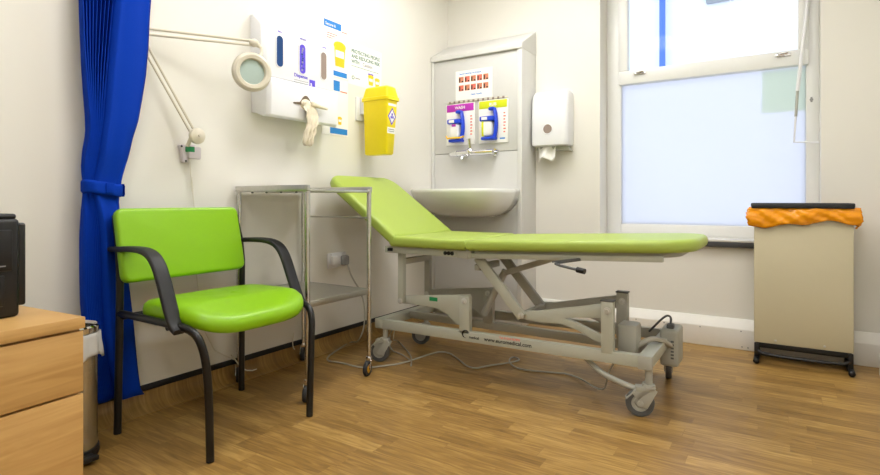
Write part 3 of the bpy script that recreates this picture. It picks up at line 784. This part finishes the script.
pts = [V((.03, 1.62, .14)), (.075, 1.68, .03), fp(275, 358), fp(284, 362), fp(291, 352), fp(300, 353), (.03, 2.0, .08), (.02, 2.02, .16)]
single(B().tube(pts, .003, 6, smooth=2).make('thin_wire', 'wcable'), 'thin white wire zigzagging along skirting behind the green chair', 'wire')

# ================================================================== CASTERS
def caster(parent, x, y, r, yaw, top, w=.022, fork='steel', tyre='rubber', hub='gplast', off=.02, twin=False, tread=None):
    """x, y: the kingpin; the wheel trails along yaw"""
    d = V((math.cos(yaw), math.sin(yaw), 0)); n = V((-d.y, d.x, 0))
    wc = V((x, y, 0)) + d*off; wc.z = r
    k = B(); 
    k.lathe([(0, 0), (r*.42, 0), (r*.46, -.006), (r*.46, -.014), (0, -.014)], (x, y, 2*r+.020), (0, 0, 1), 20)
    k.lathe([(r*.26, 0), (r*.26, top-2*r-.02), (0, top-2*r-.02)], (x, y, 2*r+.018), (0, 0, 1), 16)
    for s in (-1, 1):
        a = V((x, y, 2*r+.012)) + n*s*(w/2+.004)
        q = wc + n*s*(w/2+.004)
        if fork == 'gplast':
            k.bar(a - d*.006, q - V((0, 0, r*.12)), r*1.05, .004, n, .0015)
            k.bar(a + d*.002, q + d*r*.35 + V((0, 0, r*.45)), r*.6, .004, n, .0015)
        else: k.bar(a - d*.004, q, r*.4, .003, n, .001)
        k.lathe([(0, .004), (r*.22, .003), (r*.22, 0)], q, n*s, 12)
    k.bar(V((x, y, 2*r+.010)) - n*(w/2+.005), V((x, y, 2*r+.010)) + n*(w/2+.005), r*.7, .005, (0, 0, 1), .001)
    if fork == 'gplast':
        k.bar(V((x, y, 2*r+.004)) - d*.022, V((x, y, 2*r+.002)) + d*.052, w+.014, .02, (0, 0, 1), .004)
        e_ = wc + d*r*.98 + V((0, 0, r*.25))
        k.bar(V((x, y, 2*r+.002)) + d*.048, e_, w+.012, .005, d, .002)
    o = k.make('caster', fork, parent)
    B().lathe([(r*.62, -w/2), (r*.94, -w/2), (r, -w*.3), (r, w*.3), (r*.94, w/2), (r*.62, w/2), (r*.62, -w/2)], wc, n, 32).make('tyre', tyre, o)
    B().lathe([(0, -w*.42), (r*.3, -w*.42), (r*.34, -w*.3), (r*.62, -w*.38), (r*.62, w*.38), (r*.34, w*.3), (r*.3, w*.42), (0, w*.42)], wc, n, 28).make('hub', hub, o)
    return o

# ================================================================== TROLLEY
tr_ = ent('instrument_trolley', 'stainless steel two-shelf trolley on castors beside the couch', 'trolley', (.265, 1.87, 0))
tx0, tx1, ty0, ty1 = .03, .50, 1.665, 2.08
posts = [(tx0, ty0), (tx1, ty0), (tx1, ty1), (tx0, ty1)]
for i, (x, y) in enumerate(posts):
    B().tube([(x, y, .115), (x, y, .935)], .0115, 14).make('post', 'steel', tr_)
# top tray
g = B().box((tx0+.005, ty0+.004, .918), (tx1-.005, ty1-.004, .921), 0)
g.box((tx0-.012, ty0-.013, .920), (tx1+.012, ty0+.006, .947), .004).box((tx0-.012, ty0-.012, .920), (tx0+.004, ty1+.013, .947), .004).box((tx0-.012, ty1-.004, .920), (tx1+.012, ty1+.013, .947), .004)
g.box((tx1-.006, ty0-.012, .916), (tx1+.008, ty1+.012, .928), .003)
g.make('top_tray', 'shelfst', tr_)
for k in range(4): B().sph((tx0+.1+.1*k, ty0+.0, .915), .006, 0, (1, 1, .6), 8).make('tray_stud', 'dgrey', tr_)
g = B().box((tx0+.006, ty0+.006, .428), (tx1-.006, ty1-.006, .431), 0)
g.box((tx1-.008, ty0, .405), (tx1+.002, ty1, .434), .002).box((tx0-.002, ty0, .405), (tx0+.008, ty1, .434), .002).box((tx0, ty0-.004, .405), (tx1, ty0+.006, .434), .002).box((tx0, ty1-.006, .405), (tx1, ty1+.004, .434), .002)
g.make('lower_shelf', 'shelfst', tr_)
B().tube([(tx0, ty1, .79), (tx1, ty1, .79)], .0045, 8).make('cross_rail', 'steel', tr_)
for i, (x, y) in enumerate(posts):
    caster(tr_, x, y, .036, [R(-40), R(-60), R(-75), R(-50)][i], .12, .020, 'chrome', 'rubber', 'yellowp' if i == 2 else 'dgrey', .018)

# ================================================================== CHAIR
ch = ent('armchair', 'lime green padded visitor chair with black frame and arms', 'chair', (.39, 1.32, 0))
yl, yr = 1.045, 1.585
for s, y in ((-1, yl), (1, yr)):
    # rear leg runs up behind the backrest
    B().tube([(.150, y + .004*s, 0.003), (.158, y, .44), (.160, y, .66), (.112, y+.008*(-s), .82)], .0135, 12, smooth=1).make('leg', 'blackm', ch)
    yt = y + .008*-s
    B().tube([(.160, y, .455), (.45, y, .455), (.575, y+.008*-s, .452), (.632, y+.02*-s, .42), (.637, y+.03*-s if s > 0 else y+.045, .30), (.637, y+.04*-s if s > 0 else y+.052, .003)], .0135, 12, smooth=3).make('leg', 'blackm', ch)
    # arm
    path = [(.125, .695), (.30, .704), (.385, .692), (.43, .655), (.46, .60), (.505, .50), (.530, .452), (.555, .438)]
    path = [V((p[0], 0, p[1])) for p in path]
    for _ in range(2):
        q = [path[0]]
        for i in range(len(path)-1): q += [path[i].lerp(path[i+1], .25), path[i].lerp(path[i+1], .75)]
        q.append(path[-1]); path = q
    rows = []
    for i, p in enumerate(path):
        t = (path[min(i+1, len(path)-1)] - path[max(i-1, 0)]).normalized(); n = V((-t.z, 0, t.x))
        u = i/(len(path)-1); wv = .022 + .004*math.sin(PI*u); th = .010
        yy = y + .006*s
        ring = rrect(-wv, -th, wv, th, .008, 3)
        rows.append([p + V((0, yy, 0)) + V((0, a_, 0)) + n*c_ for a_, c_ in ring])
    g = B().grid(rows, closed=True); bmesh.ops.holes_fill(g.bm, edges=g.bm.edges[:], sides=0); bmesh.ops.recalc_face_normals(g.bm, faces=g.bm.faces[:])
    g.make('armrest', 'blackp', ch)
B().tube([(.165, yl, .44), (.165, yr, .44)], .011, 10).make('seat_rail', 'blackm', ch)
B().tube([(.47, yl, .44), (.47, yr, .44)], .011, 10).make('seat_rail', 'blackm', ch)
# backrest pad, leaning back
def pad(nu, nv, f): return [[f(i/nu, k/nv) for k in range(nv+1)] for i in range(nu+1)]
bt = B().prism(rrect(1.028, 0, 1.555, .282, .03, 6), -.022, .022, 'x', .014, 4, only_rim=True)
# gentle curve across the width and bulge
for v in bt.bm.verts:
    u = (v.co.y-1.2915)/.264
    v.co.x += -.022*(1-u*u) + .010
Tm = Matrix.Translation((.200, 0, .570)) @ Matrix.Rotation(R(-13), 4, 'Y')
bt.xf(Tm).make('backrest', 'green', ch)
B().prism(rrect(1.045, 0.02, 1.54, .265, .03, 6), -.008, .0, 'x', .003, 2, only_rim=True, T=Matrix.Translation((.168, 0, .57)) @ Matrix.Rotation(R(-13), 4, 'Y')).make('backrest_shell', 'blackp', ch)
# seat pad
out = []
for k in range(48):
    a = 2*PI*k/48; ca, sa = math.cos(a), math.sin(a); e = .52
    x = .412 + .243*math.copysign(abs(ca)**e, ca); y = 1.315 + .262*math.copysign(abs(sa)**e, sa)
    if ca < 0: y = 1.315 + (y-1.315)*(1+.10*ca)
    out.append((x, y))
g = B(); rows = []
for sc, z in ((.90, .448), (.965, .452), (.995, .464), (1.0, .480), (.985, .497), (.94, .509), (.80, .516), (.5, .514), (.2, .512)):
    rows.append([V((.410+(p[0]-.41)*sc, 1.315+(p[1]-1.315)*sc, z - .030*max(0, (p[0]-.52)/.12)**2*(sc > .5) - .010*(p[0] < .3)*((.3-p[0])/.1))) for p in out])
g.grid(rows, closed=True); bmesh.ops.holes_fill(g.bm, edges=g.bm.edges[:], sides=0); bmesh.ops.recalc_face_normals(g.bm, faces=g.bm.faces[:])
g.make('seat', 'green', ch, sharp=70)

# ================================================================== EXAMINATION COUCH
co = ent('examination_couch', 'pale lime examination couch with raised head on cream hydraulic frame', 'couch', (1.1, 2.5, 0))
N_, Fy = 2.205, 2.79
def cush(name, x0, x1, th, corners, T, r=.10, bev=.022):
    g = B().prism(rrect(x0, N_, x1, Fy, r, 8, corners), 0, th, 'z', bev, 5, only_rim=True)
    return g.xf(T).make(name, 'pgreen', co, sharp=50)
# head section hinged near x .53
hinge = V((.535, 0, .645))
Th = Matrix.Translation(hinge) @ Matrix.Rotation(R(35), 4, 'Y')
cush('head_cushion', -.59, .0, .058, (1, 0, 0, 1), Th, .095)
cush('seat_cushion', .515, .985, .055, (1, 0, 0, 1), Matrix.Translation((0, 0, .637)), .03)
Tl = Matrix.Translation((.988, 0, .637)) @ Matrix.Rotation(R(-2.2), 4, 'Y')
cush('leg_cushion', 0, .995, .052, (0, 1, 1, 0), Tl, .17)
B().prism(rrect(-.50, N_+.05, -.03, Fy-.05, .08, 6, (1, 0, 0, 1)), -.014, -.001, 'z', .003, T=Th).make('head_board', 'frame', co)
B().prism(rrect(.02, N_+.045, .93, Fy-.045, .1, 6, (0, 1, 1, 0)), -.02, -.001, 'z', .004, T=Tl).make('leg_board', 'gplast', co)
g = B()
for y in (N_+.05, Fy-.05):
    g.bar((.475, y, .618), (1.0, y, .618), .032, .034)
    g.bar((1.0, y, .612), (1.86, y, .646), .03, .024)
g.bar((.49, N_+.05, .618), (.49, Fy-.05, .618), .03, .03); g.bar((.98, N_+.05, .612), (.98, Fy-.05, .612), .03, .03)
g.make('upper_frame', 'frame', co)
g = B(); yb_ = N_+.0335
for x in (.855, .875, .895): g.lathe([(0, .003), (.010, .003), (.010, 0)], (x, yb_, .618), (0, -1, 0), 12)
g.bar((.50, yb_, .619), (.53, yb_, .619), .02, .016)
g.make('frame_caps', 'blackp', co)
B().box((.925, yb_-.006, .598), (.985, yb_+.02, .636), .003).make('hinge_plate', 'gplast', co)
# release handle
B().tube([(1.60, 2.27, .637), (1.45, 2.215, .612), (1.43, 2.20, .604), (1.55, 2.17, .59)], .006, 8, smooth=1).tube([(1.42, 2.2, .613), (1.60, 2.27, .64)], .004, 6).make('release_handle', 'dgrey', co)
B().tube([(1.54, 2.172, .591), (1.575, 2.163, .587)], .012, 12).make('handle_grip', 'blackp', co)
# ladder frame on the floor: rails, cross beams
yn, yf_ = 2.285, 2.80
B().bar((.385, yn, .207), (1.79, yn, .222), .032, .050).make('base_rail', 'frame', co)
B().bar((.385, yf_, .207), (1.79, yf_, .222), .032, .050).make('base_rail', 'frame_shade', co)
B().bar((.41, yn-.02, .212), (.41, yf_+.02, .212), .05, .045).make('cross_beam', 'frame', co)
B().bar((1.79, yn-.02, .226), (1.79, yf_+.02, .226), .055, .046).make('cross_beam', 'frame', co)
for y in (yn-.02, yf_+.02): B().box((1.762, y-.006, .193), (1.818, y+.014, .25), .004).make('beam_end_cap', 'gplast', co)
ym = 2.535
B().bar((.43, ym, .215), (1.765, ym, .215), .03, .04).make('centre_rail', 'frame_shade', co)
for (y, m_, dz) in ((yn, 'frame', 0), (ym, 'frame_shade', 0)):
    # uprights on the base
    B().box((.915, y-.016, .225), (.972, y+.016, .408), .003).make('upright', m_, co)
    B().box((1.611, y-.018, .235), (1.661, y+.018, .453), .003).make('upright', m_, co)
    yo = y + .034
    # head-end swing arm: a deep plate with an arched underside
    a = [(.528, .325), (.530, .362), (.60, .372), (.95, .410), (.955, .372), (.93, .250), (.905, .250), (.87, .262), (.82, .300), (.76, .322), (.68, .328)]
    B().prism([(p[0], p[1]) for p in a], yo-.012, yo+.012, 'y', .002).make('swing_arm', m_, co)
    B().bar((.552, y+.004, .335), (.552, y+.004, .60), .030, .032, (1, 0, 0)).make('head_post', m_, co)
    # foot-end swing arm
    a = [(1.215, .326), (1.218, .362), (1.30, .368), (1.62, .436), (1.645, .41), (1.635, .375), (1.49, .362), (1.44, .352), (1.50, .336), (1.57, .310), (1.625, .292), (1.62, .262), (1.57, .272), (1.50, .305), (1.42, .326), (1.32, .318)]
    B().prism([(p[0], p[1]) for p in a], yo-.012, yo+.012, 'y', .002).make('swing_arm', m_, co)
    B().bar((1.005, y+.012, .602), (1.240, y+.012, .338), .022, .046).make('scissor_link', m_, co)
    for (x, z, yy) in ((.552, .345, y-.0115), (.944, .385, y-.0158), (1.237, .345, y+.0005), (1.637, .415, y-.0178)):
        B().lathe([(0, .008), (.007, .008), (.008, .004), (.015, .003), (.015, 0)], (x, yy, z), (0, -1, 0), 14).make('pivot_bolt', 'bolt', co)
B().bar((.552, yn, .552), (.552, ym, .552), .03, .03).make('head_cross_tube', 'frame_shade', co)
B().bar((1.0, 2.30, .55), (1.0, 2.52, .55), .03, .03).make('scissor_cross_tube', 'frame_shade', co)
B().bar((1.09, 2.41, .515), (1.40, 2.41, .622), .028, .028).make('lift_strut', 'frame_shade', co, label='slanting lift strut in shade-toned grey')
B().tube([(.98, 2.41, .30), (1.10, 2.41, .53)], .018, 12).make('actuator', 'frame_shade', co)
for y in (yn, ym): B().box((1.608, y-.02, .452), (1.664, y+.02, .459), .002).make('upright_cap', 'dgrey', co)
B().bar((1.24, yn+.03, .345), (1.24, ym+.03, .345), .025, .025).make('arm_cross_tube', 'frame_shade', co)
B().box((1.655, 2.36, .20), (1.735, 2.46, .345), .012).make('motor_housing', 'gplast', co)
g = B().prism(rrect(2.60, .122, 2.755, .292, .018, 4), 1.785, 1.862, 'x', .012, 3, only_rim=True)
g.make('control_box', 'gplast', co)
g = B()
for k in range(6): g.box((1.832, 2.5985, .16+.015*k), (1.845, 2.602, .168+.015*k), 0)
g.box((1.81, 2.62, .29), (1.84, 2.66, .312), .005)
g.make('control_sockets', 'dgrey', co)
B().tube([(1.825, 2.64, .31), (1.828, 2.64, .345), (1.80, 2.66, .345), (1.72, 2.70, .25)], .005, 8, smooth=2).make('control_lead', 'dgrey', co)
B().tube([(1.70, 2.41, .22), (1.76, 2.43, .275), (1.80, 2.50, .27), (1.83, 2.60, .22)], .012, 10, smooth=2).make('motor_lead', 'cable', co)
B().tube([(1.52, 2.33, .19), (1.60, 2.29, .145), (1.70, 2.27, .12), (1.78, 2.28, .10), (1.80, 2.31, .16)], .012, 10, smooth=2).make('braided_hose', 'gplast', co)
for (x, y, yaw) in ((1.80, 2.285, R(198)), (1.79, 2.80, R(100)), (.43, 2.70, R(195)), (.44, 2.29, R(200))):
    caster(co, x, y, .056, yaw, .20, .028, 'gplast', 'dgrey', 'gplast', .034)
B().box((.715, yn+.0215, .358), (.765, yn+.0225, .378), 0).make('green_sticker', 'tag', co, label='green sticker')
# lettering on the front rail
yl_ = yn-.0165
g = B(); 
pts = [V((.955+.020*math.cos(t), yl_, .224+.018*math.sin(t))) for t in [R(50+22*k) for k in range(11)]]
g.tube(pts, [.001, .003, .0045, .0045, .003, .001], 6, flat=1).make('crescent_logo', 'black', co)
Rd = V((1.405, 0, .015)).normalized()
text('rail_lettering', 'medical', .018, (.972, yl_, .207), Rd, ZU, 'black', co, depth=.0003)
text('rail_lettering', 'www.euromedical.com', .026, (1.055, yl_, .206), Rd, ZU, 'black', co, depth=.0003)
text('rail_lettering', 'Tel: 01234 567890', .014, (1.135, yl_, .228), Rd, ZU, 'rprint', co, depth=.0003)

# ================================================================== DRAWER PEDESTAL
ROT = R(5.0)
pd = ent('drawer_pedestal', 'beech drawer pedestal at left edge carrying the black printer', 'drawers', (.747, .663, 0), ROT)
Tp = Matrix.Translation((.747, .663, 0)) @ Matrix.Rotation(ROT, 4, 'Z')
# local: +x is the front face direction, -y runs towards the photographer
DW, DD = .43, .56
B().box((-DD, -DW, .03), (-.020, 0, .552), .001, T=Tp).make('carcass', 'beech', pd)
B().box((-DD-.004, -DW-.004, .553), (.004, .002, .582), .002, T=Tp).make('top', 'beech', pd)
for i, (z0, z1) in enumerate(((.392, .546), (.035, .386))):
    B().box((-.0195, -DW+.001, z0), (0, -.001, z1), .0015, T=Tp).make('drawer', 'beech', pd)
g = B()
for (x, y) in ((-.06, -.05), (-.5, -.05), (-.06, -DW+.05), (-.5, -DW+.05)): g.lathe([(0, 0), (.02, 0), (.022, .015), (.02, .03), (0, .03)], Tp @ V((x, y, .0005)), (0, 0, 1), 16)
g.make('foot', 'blackp', pd)

# ================================================================== PRINTER
pr = ent('printer', 'black desktop printer standing on the drawer pedestal', 'printer', (.612, .588, .582), R(2))
Tq = Matrix.Translation((.612, .588, .583)) @ Matrix.Rotation(R(2), 4, 'Z')
pw, pdp, ph = .42, .38, .262
B().box((-pdp, -pw, .0), (-.004, -.012, ph-.012), .010, 3, T=Tq).make('body', 'printer', pr)
B().box((-pdp+.005, -pw-.002, ph-.014), (-.012, -.016, ph), .006, 3, T=Tq).make('scanner_lid', 'printer', pr)
B().box((-pdp+.03, -.014, .025), (-.016, .006, ph-.024), .006, 3, T=Tq).make('side_panel', 'printer', pr)
B().box((-.008, -pw+.02, .118), (.002, -.03, ph-.04), .004, T=Tq).make('front_cover', 'printer', pr)
B().box((-.008, -pw+.02, .030), (.0, -.045, .108), .004, T=Tq).box((-.006, -pw+.02, .062), (.004, -.07, .112), .003, T=Tq).make('paper_tray', 'printer', pr)
B().box((.0015, -.085, .130), (.0028, -.045, .133), 0, T=Tq).make('printed_mark', 'greyprint', pr)

# ================================================================== PEDAL BIN
pb = ent('pedal_bin', 'small steel pedal bin with clear liner between drawers and curtain', 'pedal bin', (.19, .87, 0))
cx, cy, rb = .192, .860, .085
B().lathe([(0, .03), (rb, .03), (rb, .43), (rb-.002, .432), (rb-.002, .40), (rb-.003, .1), (0, .1)], (cx, cy, 0), (0, 0, 1), 40).make('body', 'steel', pb)
B().lathe([(rb-.003, .425), (rb+.004, .428), (rb+.005, .445), (rb-.001, .45), (rb-.004, .44)], (cx, cy, 0), (0, 0, 1), 40).make('rim', 'chrome', pb)
B().lathe([(0, .002), (rb+.004, .002), (rb+.006, .01), (rb+.004, .03), (0, .03)], (cx, cy, 0), (0, 0, 1), 40).make('base', 'blackp', pb)
B().box((cx+.07, cy-.03, .012), (cx+.135, cy+.035, .022), .003).box((cx+.12, cy-.03, .012), (cx+.137, cy+.035, .028), .003).make('pedal', 'blackp', pb)
rows = []
for i in range(7):
    u = i/6; rows.append([V((cx + (rb+.004+.012*u+.004*math.sin(k*1.3+u*2)+.003*math.sin(k*.6))*math.cos(2*PI*k/60), cy + (rb+.004+.012*u+.004*math.sin(k*1.3+u*2))*math.sin(2*PI*k/60), .424-.085*u+.015*u*math.sin(k*.35))) for k in range(60)])
B().grid(rows, closed=True).make('bin_liner', 'bag', pb, solid=.001, sharp=180)

# ================================================================== DAYLIGHT, CAMERA
w = bpy.data.worlds.new('sky'); scene.world = w; w.use_nodes = True
bg = w.node_tree.nodes['Background']; bg.inputs[0].default_value = (.84, .90, 1.0, 1); bg.inputs[1].default_value = 1.62
cam = bpy.data.cameras.new('camera'); co_ = bpy.data.objects.new('camera', cam); COL.objects.link(co_)
co_.location = (CX, 0, H); co_.rotation_euler = (R(90), 0, R(32.5))
cam.sensor_width = 36; cam.lens = F/880*36; cam.shift_y = -(237.5-HY)/880; cam.clip_start = .02
scene.camera = co_
scene.view_settings.view_transform = 'Standard'; scene.view_settings.look = 'None'
scene.view_settings.gamma = 1; scene.view_settings.exposure = .25; scene.view_settings.use_curve_mapping = False
